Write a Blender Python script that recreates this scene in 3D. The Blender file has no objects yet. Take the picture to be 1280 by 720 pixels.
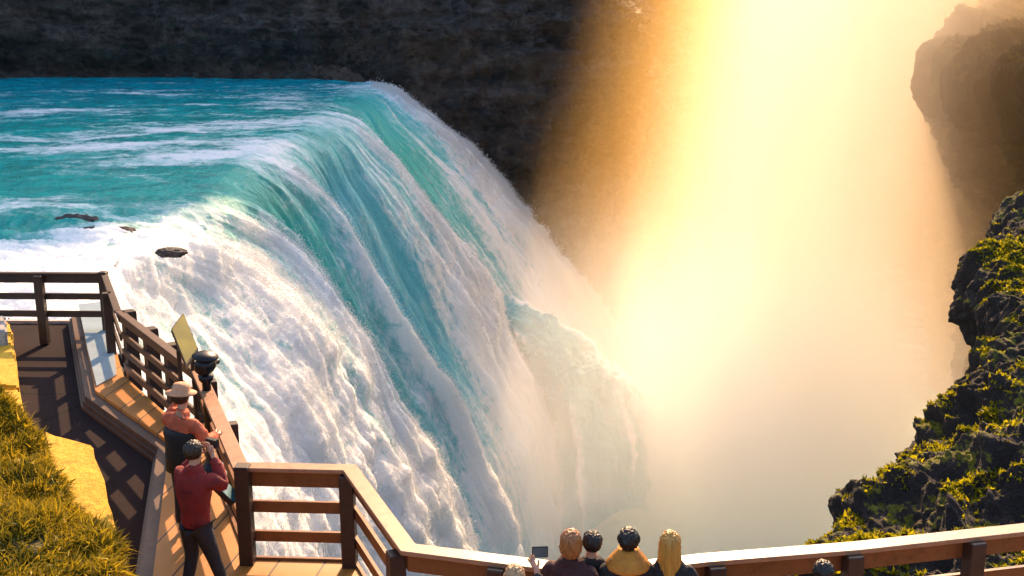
import bpy, bmesh, math, random
import numpy as np
from mathutils import Vector, Matrix
random.seed(7); rng = np.random.default_rng(11)
R = math.radians
scene = bpy.context.scene
COL = scene.collection

# ---------------------------------------------------------------- camera
CZ = 5.7; PITCH = R(13.8); F = 1372.0
cam_d = bpy.data.cameras.new('camera'); cam = bpy.data.objects.new('camera', cam_d); COL.objects.link(cam)
cam.location = (0, 0, CZ); cam.rotation_euler = (R(90) - PITCH, 0, 0)
cam_d.sensor_width = 36; cam_d.lens = 36 * F / 1280; cam_d.clip_end = 20000
scene.camera = cam
CP, SP = math.cos(PITCH), math.sin(PITCH)

def ray(px, py):
    u = (px - 640) / F; v = (py - 360) / F
    return Vector((u, CP - v * SP, -SP - v * CP))
def at(px, py, d):
    return Vector((0, 0, CZ)) + ray(px, py) * d
def atz(px, py, z):
    r = ray(px, py)
    return Vector((0, 0, CZ)) + r * ((z - CZ) / r.z)

# ---------------------------------------------------------------- numpy noise
def _h(ix, iy, iz, seed):
    n = (ix * 374761393 + iy * 668265263 + iz * 2147483647 + seed * 1274126177) & 0xFFFFFFFF
    n = ((n ^ (n >> 13)) * 1274126177) & 0xFFFFFFFF
    n = ((n ^ (n >> 16)) * 2246822519) & 0xFFFFFFFF
    return (n & 0xFFFFF) / float(0xFFFFF) * 2 - 1
def noise(x, y, z, seed=0):
    xi = np.floor(x).astype(np.int64); yi = np.floor(y).astype(np.int64); zi = np.floor(z).astype(np.int64)
    fx = x - xi; fy = y - yi; fz = z - zi
    fx = fx * fx * (3 - 2 * fx); fy = fy * fy * (3 - 2 * fy); fz = fz * fz * (3 - 2 * fz)
    out = 0
    for a in (0, 1):
        wx = fx if a else 1 - fx
        for b in (0, 1):
            wy = fy if b else 1 - fy
            for c in (0, 1):
                wz = fz if c else 1 - fz
                out = out + wx * wy * wz * _h(xi + a, yi + b, zi + c, seed)
    return out
def fbm(x, y, z, o=4, seed=0, gain=.5, lac=2.03):
    s = 0; a = 1; t = 0
    for i in range(o):
        s = s + a * noise(x, y, z, seed + i * 17); t += a
        x = x * lac + 3.1; y = y * lac + 1.7; z = z * lac + 5.3; a *= gain
    return s / t
def ridged(x, y, z, o=4, seed=0, gain=.5):
    s = 0; a = 1; t = 0
    for i in range(o):
        s = s + a * (1 - 2 * np.abs(noise(x, y, z, seed + i * 17))); t += a
        x = x * 2.07 + 3.1; y = y * 2.07 + 1.7; z = z * 2.07 + 5.3; a *= gain
    return s / t
def sstep(a, b, x):
    t = np.clip((x - a) / (b - a), 0, 1); return t * t * (3 - 2 * t)

# ---------------------------------------------------------------- object helpers
def tag(o, label=None, cat=None, group=None, kind=None):
    if label: o['label'] = label
    if cat: o['category'] = cat
    if group: o['group'] = group
    if kind: o['kind'] = kind
    return o
def thing(name, label, cat, loc=(0, 0, 0), rz=0, group=None):
    o = bpy.data.objects.new(name, None); COL.objects.link(o)
    o.location = loc; o.rotation_euler = (0, 0, rz); o.empty_display_size = .1
    return tag(o, label, cat, group)
def link(name, me, mat, parent=None, smooth=False):
    o = bpy.data.objects.new(name, me); COL.objects.link(o)
    if mat:
        me.materials.clear(); me.materials.append(mat)
    if smooth:
        me.polygons.foreach_set('use_smooth', [True] * len(me.polygons))
    if parent: o.parent = parent
    return o
def bm_obj(name, bm, mat, parent=None, smooth=False):
    me = bpy.data.meshes.new(name); bm.normal_update(); bm.to_mesh(me); bm.free()
    return link(name, me, mat, parent, smooth)
def grid_mesh(name, P, uv=None, attrs=None, flip=False):
    """P: (n, m, 3) array -> quad mesh"""
    n, m, _ = P.shape
    me = bpy.data.meshes.new(name)
    me.vertices.add(n * m); me.vertices.foreach_set('co', P.reshape(-1).astype(np.float32))
    i = np.arange(n * m).reshape(n, m)
    q = np.stack([i[:-1, :-1], i[1:, :-1], i[1:, 1:], i[:-1, 1:]], -1).reshape(-1, 4)
    if flip: q = q[:, ::-1]
    k = len(q)
    me.loops.add(k * 4); me.loops.foreach_set('vertex_index', q.reshape(-1).astype(np.int32))
    me.polygons.add(k); me.polygons.foreach_set('loop_start', np.arange(0, k * 4, 4, dtype=np.int32))
    me.polygons.foreach_set('loop_total', np.full(k, 4, dtype=np.int32))
    me.polygons.foreach_set('use_smooth', np.ones(k, dtype=bool))
    if uv is not None:
        l = me.uv_layers.new(name='UVMap')
        l.data.foreach_set('uv', uv.reshape(-1, 2)[q.reshape(-1)].reshape(-1).astype(np.float32))
    for an, av in (attrs or {}).items():
        a = me.attributes.new(an, 'FLOAT', 'POINT'); a.data.foreach_set('value', av.reshape(-1).astype(np.float32))
    me.update(); me.validate()
    return me
def grid_normals(P):
    du = np.gradient(P, axis=0); dv = np.gradient(P, axis=1)
    n = np.cross(du, dv); n /= (np.linalg.norm(n, axis=-1, keepdims=True) + 1e-9)
    return n
def catmull(C, t):
    """C (k, ...) control values at 0..k-1, t array -> interpolated"""
    k = C.shape[0]
    i = np.clip(np.floor(t).astype(int), 0, k - 2); f = (t - i).reshape((-1,) + (1,) * (C.ndim - 1))
    p0 = C[np.maximum(i - 1, 0)]; p1 = C[i]; p2 = C[i + 1]; p3 = C[np.minimum(i + 2, k - 1)]
    return .5 * (2 * p1 + (p2 - p0) * f + (2 * p0 - 5 * p1 + 4 * p2 - p3) * f ** 2 + (3 * p1 - p0 - 3 * p2 + p3) * f ** 3)
def patch(C, n, m):
    """bicubic patch from control grid C (a,b,3)"""
    A = catmull(C, np.linspace(0, C.shape[0] - 1, n))
    B = catmull(np.swapaxes(A, 0, 1), np.linspace(0, C.shape[1] - 1, m))
    return np.swapaxes(B, 0, 1)
def add_box(bm, x0, x1, y0, y1, z0, z1, M=None, bev=0):
    r = bmesh.ops.create_cube(bm, size=1)
    vs = r['verts']
    for v in vs:
        v.co = Vector(((x0 + x1) / 2 + v.co.x * (x1 - x0), (y0 + y1) / 2 + v.co.y * (y1 - y0), (z0 + z1) / 2 + v.co.z * (z1 - z0)))
    if bev:
        es = list({e for v in vs for e in v.link_edges})
        rr = bmesh.ops.bevel(bm, geom=es, offset=bev, segments=1, affect='EDGES')
        vs = list({v for f in rr['faces'] for v in f.verts} | {v for v in vs if v.is_valid})
    if M is not None:
        bmesh.ops.transform(bm, matrix=M, verts=[v for v in vs if v.is_valid])
    return vs
def sweep(bm, pts, w0, w1, z0, z1, jit=0):
    """mitred board following an xy polyline, lateral extent w0..w1 (left of travel +), z0..z1 relative to point z"""
    rings = []
    n = len(pts)
    for i, p in enumerate(pts):
        d0 = (pts[i] - pts[i - 1]).xy.normalized() if i > 0 else None
        d1 = (pts[i + 1] - pts[i]).xy.normalized() if i < n - 1 else None
        d = ((d0 or d1) + (d1 or d0)).normalized()
        nrm = Vector((-d.y, d.x))
        k = 1.0 / max(.45, nrm.dot(Vector((-(d1 or d0).y, (d1 or d0).x))))
        ring = []
        for w, z in ((w0, z0), (w1, z0), (w1, z1), (w0, z1)):
            q = p.xy + nrm * w * k
            ring.append(bm.verts.new((q.x, q.y, p.z + z)))
        rings.append(ring)
    for a, b in zip(rings[:-1], rings[1:]):
        for j in range(4):
            bm.faces.new((a[j], a[(j + 1) % 4], b[(j + 1) % 4], b[j]))
    bm.faces.new(rings[0][::-1]); bm.faces.new(rings[-1])
    bmesh.ops.recalc_face_normals(bm, faces=bm.faces)
def tube(bm, pts, rads, seg=8):
    rings = []
    for i, p in enumerate(pts):
        p = Vector(p)
        d = (Vector(pts[min(i + 1, len(pts) - 1)]) - Vector(pts[max(i - 1, 0)])).normalized()
        a = d.orthogonal().normalized(); b = d.cross(a)
        rings.append([bm.verts.new(p + (a * math.cos(2 * math.pi * k / seg) + b * math.sin(2 * math.pi * k / seg)) * rads[i]) for k in range(seg)])
    for r0, r1 in zip(rings[:-1], rings[1:]):
        for k in range(seg):
            bm.faces.new((r0[k], r0[(k + 1) % seg], r1[(k + 1) % seg], r1[k]))
    bm.faces.new(rings[0][::-1]); bm.faces.new(rings[-1])
def lathe(bm, prof, seg=20, M=None):
    rings = [[bm.verts.new((r * math.cos(2 * math.pi * k / seg), r * math.sin(2 * math.pi * k / seg), z)) for k in range(seg)] for r, z in prof]
    for r0, r1 in zip(rings[:-1], rings[1:]):
        for k in range(seg):
            bm.faces.new((r0[k], r0[(k + 1) % seg], r1[(k + 1) % seg], r1[k]))
    bm.faces.new(rings[0][::-1]); bm.faces.new(rings[-1])
    if M is not None: bmesh.ops.transform(bm, matrix=M, verts=[v for r in rings for v in r])

# ---------------------------------------------------------------- materials
class NT:
    def __init__(s, name):
        s.m = bpy.data.materials.new(name); s.m.use_nodes = True; s.t = s.m.node_tree; s.t.nodes.clear()
        s.out = s.t.nodes.new('ShaderNodeOutputMaterial')
    def n(s, typ, ins=None, **kw):
        nd = s.t.nodes.new(typ)
        for k, v in kw.items(): setattr(nd, k, v)
        for k, v in (ins or {}).items():
            if isinstance(v, bpy.types.NodeSocket): s.t.links.new(v, nd.inputs[k])
            else: nd.inputs[k].default_value = v
        return nd
    def math(s, op, a, b=None, c=None, clamp=False):
        ins = {0: a}
        if b is not None: ins[1] = b
        if c is not None: ins[2] = c
        nd = s.n('ShaderNodeMath', ins, operation=op); nd.use_clamp = clamp
        return nd.outputs[0]
    def ramp(s, fac, stops, interp='LINEAR'):
        nd = s.n('ShaderNodeValToRGB', {0: fac}); cr = nd.color_ramp; cr.interpolation = interp
        while len(cr.elements) < len(stops): cr.elements.new(.5)
        for e, (p, c) in zip(cr.elements, stops):
            e.position = p; e.color = (*c, 1) if len(c) == 3 else c
        return nd.outputs[0]
    def mix(s, f, a, b, blend='MIX'):
        nd = s.n('ShaderNodeMix', data_type='RGBA', blend_type=blend)
        for k, v in ((0, f), (6, a), (7, b)):
            if isinstance(v, bpy.types.NodeSocket): s.t.links.new(v, nd.inputs[k])
            else: nd.inputs[k].default_value = (*v, 1) if isinstance(v, tuple) and len(v) == 3 else v
        return nd.outputs[2]
    def noise(s, vec, scale, detail=4, rough=.55, dist=0):
        return s.n('ShaderNodeTexNoise', {'Vector': vec, 'Scale': scale, 'Detail': detail, 'Roughness': rough, 'Distortion': dist}).outputs[0]
    def mapping(s, vec, sc=(1, 1, 1), rot=(0, 0, 0)):
        return s.n('ShaderNodeMapping', {'Vector': vec, 'Scale': sc, 'Rotation': rot}).outputs[0]
    def bump(s, h, strength, dist, normal=None):
        ins = {'Height': h, 'Strength': strength, 'Distance': dist}
        if normal is not None: ins['Normal'] = normal
        return s.n('ShaderNodeBump', ins).outputs[0]
    def bsdf(s, **kw):
        ins = {k.replace('_', ' '): v for k, v in kw.items()}
        for k, v in ins.items():
            if isinstance(v, tuple) and len(v) == 3 and 'olor' in k: ins[k] = (*v, 1)
        b = s.n('ShaderNodeBsdfPrincipled', ins)
        s.t.links.new(b.outputs[0], s.out.inputs[0])
        return b
    def obj(s): return s.n('ShaderNodeTexCoord').outputs['Object']

def mat_simple(name, col, rough=.7, var=.25, scale=8, bump=.0, metallic=0, spec=.5):
    t = NT(name); v = t.obj()
    n = t.noise(v, scale, 5)
    c = t.mix(t.math('MULTIPLY', t.math('SUBTRACT', n, .3, clamp=True), 1.6, clamp=True),
              tuple(x * (1 - var) for x in col), tuple(min(1, x * (1 + var)) for x in col))
    kw = dict(Base_Color=c, Roughness=rough, Metallic=metallic)
    if bump: kw['Normal'] = t.bump(t.noise(v, scale * 4, 5), .5, bump)
    b = t.bsdf(**kw); b.inputs['Specular IOR Level'].default_value = spec
    return t.m

def mat_wood(name, c0, c1, rough=.6, axis_scale=(1.2, 1.2, 14), board=None):
    t = NT(name); v = t.obj()
    g = t.noise(t.mapping(v, (2, 2, 30)), 3.0, 6, .6, .6)
    g2 = t.noise(v, 2.2, 4)
    c = t.mix(g, c0, c1)
    g3 = t.noise(v, 7.5, 7, .7)
    c = t.mix(t.math('MULTIPLY', g2, .5), c, tuple(x * .45 for x in c0))
    c = t.mix(t.math('MULTIPLY', t.ramp(g3, [(.5, (0, 0, 0)), (.68, (1, 1, 1))]), .55), c, tuple(x * .35 for x in c0))
    t.bsdf(Base_Color=c, Roughness=rough, Normal=t.bump(g, .4, .006))
    return t.m

M = {}
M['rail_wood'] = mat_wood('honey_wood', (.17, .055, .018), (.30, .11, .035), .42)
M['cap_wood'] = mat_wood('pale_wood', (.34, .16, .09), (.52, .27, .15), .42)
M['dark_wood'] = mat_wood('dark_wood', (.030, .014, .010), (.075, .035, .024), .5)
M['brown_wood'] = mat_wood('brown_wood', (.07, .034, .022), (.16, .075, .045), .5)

def mat_deck():
    t = NT('deck_boards'); v = t.obj()
    vr = t.mapping(v, (1, 1, 1), (0, 0, R(8)))
    sx = t.n('ShaderNodeSeparateXYZ', {0: vr}).outputs
    w = .5
    bx = t.math('DIVIDE', sx[0], w)
    fr = t.math('FRACT', bx); fl = t.math('FLOOR', bx)
    edge = t.math('MINIMUM', fr, t.math('SUBTRACT', 1.0, fr))
    gap = t.math('LESS_THAN', edge, .022)
    rnd = t.n('ShaderNodeTexWhiteNoise', {'W': fl}, noise_dimensions='1D').outputs[0]
    grain = t.noise(t.mapping(vr, (22, 1.2, 1)), 2.5, 6, .6, .5)
    c = t.mix(grain, (.30, .095, .010), (.52, .19, .020))
    c = t.mix(t.math('MULTIPLY', rnd, .45), c, (.48, .21, .05))
    c = t.mix(gap, c, (.03, .015, .01))
    h = t.math('SUBTRACT', t.math('MULTIPLY', grain, .25), gap)
    t.bsdf(Base_Color=c, Roughness=t.math('ADD', .35, t.math('MULTIPLY', grain, .3)), Normal=t.bump(h, .6, .01))
    return t.m
M['deck'] = mat_deck()

def mat_asphalt():
    t = NT('asphalt'); v = t.obj()
    a = t.noise(v, 1.1, 5); b = t.noise(v, 60, 3)
    vo = t.n('ShaderNodeTexVoronoi', {'Vector': t.mapping(v, (.5, .5, .5)), 'Scale': .45}, feature='DISTANCE_TO_EDGE').outputs[0]
    crack = t.math('LESS_THAN', vo, .004)
    c = t.mix(a, (.014, .009, .011), (.026, .016, .018)); c = t.mix(t.math('MULTIPLY', b, .3), c, (.04, .028, .03))
    c = t.mix(crack, c, (.01, .01, .01))
    t.bsdf(Base_Color=c, Roughness=.9, Normal=t.bump(b, .4, .01)).inputs['Specular IOR Level'].default_value = .08
    return t.m
M['asphalt'] = mat_asphalt()

def mat_stone(name, c0, c1, sc=3):
    t = NT(name); v = t.obj()
    a = t.noise(v, sc, 7, .62); b = t.noise(v, sc * 7, 5)
    c = t.mix(t.ramp(a, [(.3, (0, 0, 0)), (.7, (1, 1, 1))]), c0, c1)
    c = t.mix(t.math('MULTIPLY', t.math('SUBTRACT', .55, b, clamp=True), 1.8, clamp=True), c, tuple(x * .35 for x in c0))
    t.bsdf(Base_Color=c, Roughness=.85, Normal=t.bump(t.math('ADD', a, t.math('MULTIPLY', b, .4)), .8, .05))
    return t.m
M['wall_stone'] = mat_stone('sandstone', (.52, .27, .008), (.72, .42, .02), 5)
M['grey_stone'] = mat_stone('pale_stone', (.35, .30, .28), (.5, .45, .42), 5)

def mat_cliff():
    t = NT('dark_basalt'); v = t.obj()
    big = t.noise(v, .045, 6, .6)
    st = t.noise(t.mapping(v, (.45, .45, 1.0), (R(10), R(-14), 0)), .35, 8, .68, .5)
    fine = t.noise(v, .8, 8, .68)
    lichen = t.noise(v, .35, 6, .7)
    c = t.mix(t.ramp(big, [(.3, (0, 0, 0)), (.7, (1, 1, 1))]), (.085, .083, .090), (.20, .125, .083))
    c = t.mix(t.ramp(st, [(.35, (0, 0, 0)), (.65, (1, 1, 1))]), tuple(x * .45 for x in (.05, .05, .055)), c)
    c = t.mix(t.math('MULTIPLY', t.ramp(lichen, [(.56, (0, 0, 0)), (.7, (1, 1, 1))]), .55), c, (.24, .20, .18))
    fl = t.noise(v, .32, 9, .70)
    c = t.mix(t.math('MULTIPLY', t.ramp(fl, [(.50, (0, 0, 0)), (.66, (1, 1, 1))]), .42), c, (.30, .26, .24))
    h = t.math('ADD', t.math('ADD', t.math('MULTIPLY', st, .8), t.math('MULTIPLY', fine, .8)), t.math('MULTIPLY', fl, 1.2))
    t.bsdf(Base_Color=c, Roughness=.85, Normal=t.bump(h, 1.0, 2.2))
    return t.m
M['cliff'] = mat_cliff()

def mat_moss_rock(name, amount=.5, moss0=(.06, .075, .004), moss1=(.32, .28, .008), sc=1.0, rk=((.014, .010, .010), (.065, .044, .034))):
    t = NT(name); v = t.obj()
    geo = t.n('ShaderNodeNewGeometry')
    nz = t.n('ShaderNodeSeparateXYZ', {0: geo.outputs['Normal']}).outputs[2]
    a = t.noise(v, .9 * sc, 6, .65); b = t.noise(v, 5.0 * sc, 5, .7); f = t.noise(v, 16 * sc, 4, .7)
    m = t.math('ADD', t.math('MULTIPLY', nz, .55), t.math('MULTIPLY', t.math('SUBTRACT', a, .5), 2.2))
    m = t.math('ADD', m, t.math('MULTIPLY', t.math('SUBTRACT', b, .5), 1.6))
    mk = t.ramp(t.math('ADD', m, amount - .5), [(.12, (0, 0, 0)), (.30, (1, 1, 1))])
    rock = t.mix(a, rk[0], rk[1])
    moss = t.mix(t.ramp(b, [(.3, (0, 0, 0)), (.68, (1, 1, 1))]), moss0, moss1)
    moss = t.mix(t.math('MULTIPLY', f, .5), moss, (.10, .09, .01))
    c = t.mix(mk, rock, moss)
    h = t.math('ADD', t.math('MULTIPLY', b, 1), t.math('MULTIPLY', f, .5))
    t.bsdf(Base_Color=c, Roughness=.9, Normal=t.bump(h, 1, .22 / sc))
    return t.m
M['moss'] = mat_moss_rock('mossy_rock', .17)
M['moss_far'] = mat_moss_rock('mossy_cliff_rock', .22, (.02, .022, .004), (.07, .06, .008), .45, ((.006, .005, .004), (.028, .02, .014)))

def mat_water():
    t = NT('river_water')
    foam = t.n('ShaderNodeAttribute', attribute_name='foam').outputs['Fac']
    fall = t.n('ShaderNodeAttribute', attribute_name='fall').outputs['Fac']
    tint = t.n('ShaderNodeAttribute', attribute_name='tint').outputs['Fac']
    uv = t.n('ShaderNodeUVMap', uv_map='UVMap').outputs[0]
    v = t.obj()
    # flow-aligned streaks: u = across (m), v = along (m)
    warp = t.noise(v, .12, 3)
    uvw = t.n('ShaderNodeVectorMath', {0: uv, 1: t.n('ShaderNodeCombineXYZ', {0: t.math('MULTIPLY', warp, 5.0), 1: 0.0}).outputs[0]}, operation='ADD').outputs[0]
    s1 = t.noise(t.mapping(uvw, (.9, .10, 1)), 1.0, 8, .68, .5)
    s2 = t.noise(t.mapping(uvw, (4.2, .55, 1)), 1.0, 7, .72, .6)
    s3 = t.noise(t.mapping(uvw, (.34, .20, 1)), 1.0, 8, .66, .9)
    fine = t.noise(v, 1.5, 8, .72)
    st = t.math('ADD', t.math('MULTIPLY', s1, .55), t.math('MULTIPLY', s2, .45))
    s4 = t.noise(t.mapping(uvw, (1.6, 1.0, 1)), 1.0, 8, .75, .8)
    st = t.mix(t.math('MULTIPLY', fall, 1.0, clamp=True), t.math('ADD', t.math('MULTIPLY', s3, .6), t.math('MULTIPLY', s4, .4)), st)
    st = t.math('ADD', t.math('MULTIPLY', st, .70), t.math('MULTIPLY', fine, .30))
    k = t.math('ADD', t.math('MULTIPLY', t.math('SUBTRACT', st, .5), 4.0), t.math('SUBTRACT', t.math('MULTIPLY', foam, 2.0), .72))
    fm = t.ramp(k, [(.0, (0, 0, 0)), (.34, (.28, .28, .28)), (.75, (1, 1, 1))])
    deep = t.mix(tint, (.0, .22, .36), (.0, .30, .27))
    deep = t.mix(t.ramp(s3, [(.35, (0, 0, 0)), (.65, (1, 1, 1))]), deep, t.mix(tint, (.0, .42, .56), (.01, .52, .45)))
    # thin sheet pouring over the lip is paler and greener
    deep = t.mix(t.math('MULTIPLY', fall, .8, clamp=True), deep, t.mix(tint, (.22, .60, .70), (.14, .62, .52)))
    white = (.91, .91, .92)
    c = t.mix(fm, deep, white)
    rough = t.math('ADD', .10, t.math('MULTIPLY', t.math('ADD', fm, fall, clamp=True), .6))
    hb = t.math('ADD', t.math('MULTIPLY', st, 1.0), t.math('MULTIPLY', fine, 1.2))
    b = t.bsdf(Base_Color=c, Roughness=rough, Normal=t.bump(hb, .6, .40))
    b.inputs['IOR'].default_value = 1.33
    t.t.links.new(t.math('MULTIPLY', fm, .75), b.inputs['Subsurface Weight']); b.inputs['Subsurface Radius'].default_value = (1, 1, 1); b.inputs['Subsurface Scale'].default_value = 1.4
    return t.m
M['water'] = mat_water()

def mat_leaf(name, c0, c1, c2, trans=.35):
    t = NT(name)
    r = t.n('ShaderNodeAttribute', attribute_name='rnd').outputs['Fac']
    big = t.noise(t.obj(), 1.6, 4)
    f = t.math('ADD', t.math('MULTIPLY', r, .6), t.math('MULTIPLY', t.math('SUBTRACT', big, .3), 1.0), clamp=True)
    c = t.ramp(f, [(.1, c0), (.5, c1), (.95, c2)])
    b = t.n('ShaderNodeBsdfPrincipled', {'Base Color': c, 'Roughness': .6})
    tr = t.n('ShaderNodeBsdfTranslucent', {'Color': c})
    mx = t.n('ShaderNodeMixShader', {0: trans, 1: b.outputs[0], 2: tr.outputs[0]})
    t.t.links.new(mx.outputs[0], t.out.inputs[0])
    return t.m
# ---------------------------------------------------------------- river + falls
ZR = -3.0
# every streamline: list of (px, py, depth or None=river plane); 3 upstream + crest + falling points
SL = [
 # near edge beside the platform
 [(-900, 392), (-250, 396), (-20, 405), (90, 425), (150, 470, 31), (200, 560, 31.5), (250, 680, 32), (290, 800, 33), (320, 930, 34)],
 [(-900, 345), (-250, 350), (-30, 358), (110, 372), (190, 430, 39), (255, 520, 40), (320, 640, 41), (370, 770, 43), (410, 920, 44)],
 [(-900, 315), (-200, 320), (0, 326), (130, 335), (230, 390, 46), (310, 480, 48), (390, 600, 50), (450, 730, 52), (500, 880, 54)],
 [(-900, 280), (-200, 284), (20, 286), (190, 290), (300, 345, 54), (385, 430, 56), (455, 550, 59), (520, 690, 62), (560, 840, 65)],
 [(-900, 245), (-200, 247), (60, 247), (250, 248), (345, 298, 63), (410, 390, 66), (480, 510, 69), (550, 640, 73), (600, 790, 76)],
 # green gap
 [(-900, 225), (-200, 226), (80, 225), (285, 217), (370, 282, 69), (425, 380, 72), (500, 495, 76), (580, 620, 80), (625, 770, 83)],
 # third white strand
 [(-900, 200), (-200, 200), (100, 198), (315, 195), (400, 262, 77), (455, 360, 80), (520, 470, 84), (600, 600, 88), (650, 750, 92)],
 # wide blue gap
 [(-900, 172), (-200, 172), (110, 171), (365, 168), (440, 240, 88), (490, 330, 92), (555, 440, 96), (630, 580, 101), (680, 730, 104)],
 # second white strand
 [(-900, 151), (-200, 151), (120, 150), (395, 146), (475, 205, 101), (540, 290, 105), (605, 400, 110), (675, 550, 115), (715, 700, 119)],
 # green gap beside the far strand
 [(-900, 131), (-200, 131), (130, 130), (418, 125), (490, 172, 117), (560, 250, 121), (630, 350, 126), (700, 480, 130), (745, 620, 133)],
 # far white strand
 [(-900, 117), (-200, 117), (140, 115), (432, 112), (510, 152, 132), (590, 228, 136), (665, 318, 140), (735, 430, 144), (780, 560, 147)],
 [(-900, 108), (-200, 108), (150, 106), (440, 106), (522, 147, 141), (608, 230, 146), (690, 325, 151), (760, 430, 155), (800, 560, 158)],
 [(-900, 96), (-200, 96), (150, 97), (428, 99), (500, 143, 154), (590, 232, 160), (672, 330, 166), (745, 440, 170), (790, 570, 174)],
]
#            s0   s1   s2   s3   s4   G3   s6   G2   s8   G1   s10  s11 s12
LOBE  = [0.0, 0.5, 0.3, 0.9, 0.9,-1.2, 1.2,-1.3, 1.6,-1.3, 1.5, 0.8, 0.0]
FOAMF = [1.0, 1.0, 1.0, 1.0, .84, .26, .84, .30, .90, .24, 1.0, 1.1, .9]     # on the falling part
FOAMR = [.40, .45, .55, .42, .26, .24, .38, .46, .50, .44, .26, .10, .0]      # on the river
LIP   = [1.0, 1.0, .95, .80, .50, .20, .60, .25, .65, .15, .9, 1.0, .6]
def build_water():
    C = np.zeros((len(SL), 9, 3))
    for i, s in enumerate(SL):
        for j, p in enumerate(s):
            q = atz(p[0], p[1], ZR) if len(p) == 2 else at(*p)
            C[i, j] = q
        for j in range(4, 9):          # keep it under the river level
            C[i, j, 2] = min(C[i, j, 2], ZR - .8)
    ns, nt = 1050, 820
    ss = np.linspace(0, len(SL) - 1, ns)
    # sample density along the flow: fewer upstream, more on the fall
    tt = np.concatenate([np.linspace(0, 1, 40, endpoint=False), np.linspace(1, 3, 230, endpoint=False), np.linspace(3, 8, nt - 270)])
    A = catmull(C, ss); P = np.swapaxes(catmull(np.swapaxes(A, 0, 1), tt), 0, 1)
    flat = tt[None, :] <= 3.0
    P[..., 2] = np.where(flat & (P[..., 2] > -30), ZR, P[..., 2])
    # arc length coords
    seg = np.linalg.norm(np.diff(P, axis=1), axis=-1)
    al = np.concatenate([np.zeros((ns, 1)), np.cumsum(seg, 1)], 1)
    al -= al[:, 269:270]
    ac = np.zeros(ns); ac[1:] = np.cumsum(np.linalg.norm(np.diff(P[:, 300], axis=0), axis=-1))
    S = np.repeat(ss[:, None], nt, 1); T = np.repeat(tt[None], ns, 0); AC = np.repeat(ac[:, None], nt, 1)
    f = lambda L: catmull(np.array(L, float), ss)[:, None]
    N = grid_normals(P); N *= np.sign(N[..., 2:3] + 1e-6)
    # wander of the strands across the flow
    wob = fbm(AC * .05, al * .03, AC * 0, 3, 5) * .55
    sw = np.clip(S + wob * sstep(-12, 20, al), 0, len(SL) - 1.001)
    lob = np.interp(sw, np.arange(len(SL)), LOBE)
    ff = np.interp(sw, np.arange(len(SL)), FOAMF); fr = np.interp(sw, np.arange(len(SL)), FOAMR); lip = np.interp(sw, np.arange(len(SL)), LIP)
    fall = sstep(-3, 9, al); deepf = sstep(6, 40, al)
    x, y, z = P[..., 0], P[..., 1], P[..., 2]
    st1 = fbm(AC * .45, al * .035, AC * 0, 4, 21); st2 = ridged(AC * 1.1, al * .09, AC * 0, 3, 31)
    near = sstep(5.2, 2.5, S); wx = fbm(x * .12, y * .12, z * .12, 3, 45) * .7
    puff = -ridged(x * .17 + wx, y * .17 + wx, z * .09, 4, 41, .5); puff2 = -ridged(x * .6 + wx, y * .6, z * .36, 4, 51, .55)
    D = lob * fall * (.5 + 1.1 * sstep(0, 25, al)) + st1 * fall * (1.0 - .5 * near) + st2 * fall * (.28 - .16 * near)
    rough = sstep(.2, .9, ff * fall)
    D += (puff * 1.1) * deepf * rough * (1 + .6 * near) + puff2 * .30 * rough * sstep(2, 22, al)
    D += puff * .5 * near * sstep(-14, 5, al)
    puff3 = -ridged(x * 1.5 + wx, y * 1.5, z * 1.1, 4, 57, .6)
    D += puff3 * (.06 + .03 * near) * rough * sstep(0, 10, al) + puff2 * .08 * near * rough
    # river waves
    wv = fbm(x * .14, y * .22, x * 0, 4, 61) * .34 + ridged(x * .45, y * .9, x * 0, 5, 71, .6) * .30
    rap = sstep(4.2, 1.2, S)      # rougher rapids close by
    D += wv * (1 - fall * .8) * (.55 + 1.3 * rap) * sstep(-230, -20, al * 1.0)
    P2 = P + N * D[..., None]
    # foam amount
    rf = fbm(x * .09 + fbm(x * .05, y * .08, x * 0, 3, 82), y * .16 + fbm(x * .06, y * .06, x * 0, 3, 84) * 1.5, x * 0, 5, 81, .6)
    river = fr * .75 + rf * .55 + fbm(x * .22, y * .5, x * 0, 4, 83) * .22 + .08
    river -= .26 * rap * sstep(-14, -26, al)
    river += .42 * rap * sstep(-.15, .3, fbm(x * .10, y * .2, x * 0, 5, 91)) * sstep(-40, -8, al)
    river += .45 * sstep(-16, 2, al) * (lip - .25)
    falls = ff * .80 + .40 * deepf * (1 - .5 * near) - .10 * near * deepf * (fbm(x * .12, y * .12, z * .07, 4, 95) + .3) + st1 * .35 + (puff2 * .10) + puff * .06
    foam = river * (1 - fall) + falls * fall
    foam = np.where(al > 45, foam + sstep(45, 75, al) * .4, foam)
    tint = .25 + sstep(-110, -25, x) * sstep(11.5, 7, S) * .7
    tint = tint * (1 - .95 * fall * np.exp(-((sw - 7.0) / .95) ** 2)) 
    tint = np.clip(tint + .7 * fall * np.exp(-((sw - 9) / .6) ** 2), 0, 1)
    tint = tint * (1 - deepf * .75)
    uv = np.stack([AC, al], -1)
    me = grid_mesh('waterfall', P2, uv, {'foam': foam, 'fall': fall, 'tint': tint})
    o = link('river_and_waterfall', me, M['water']); tag(o, kind='structure')
    n = 900000
    i = rng.integers(0, ns, n); j = rng.integers(290, nt - 60, n)
    fo = foam[i, j]; a_ = al[i, j]
    k = (fo > .62) & (a_ > 3) & (a_ < 60) & (rng.uniform(0, 1, n) < .15 + .85 * sstep(0, 1, lob[i, j] * .5 + puff[i, j] * .6 + .2))
    i, j = i[k][:260000], j[k][:260000]
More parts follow.
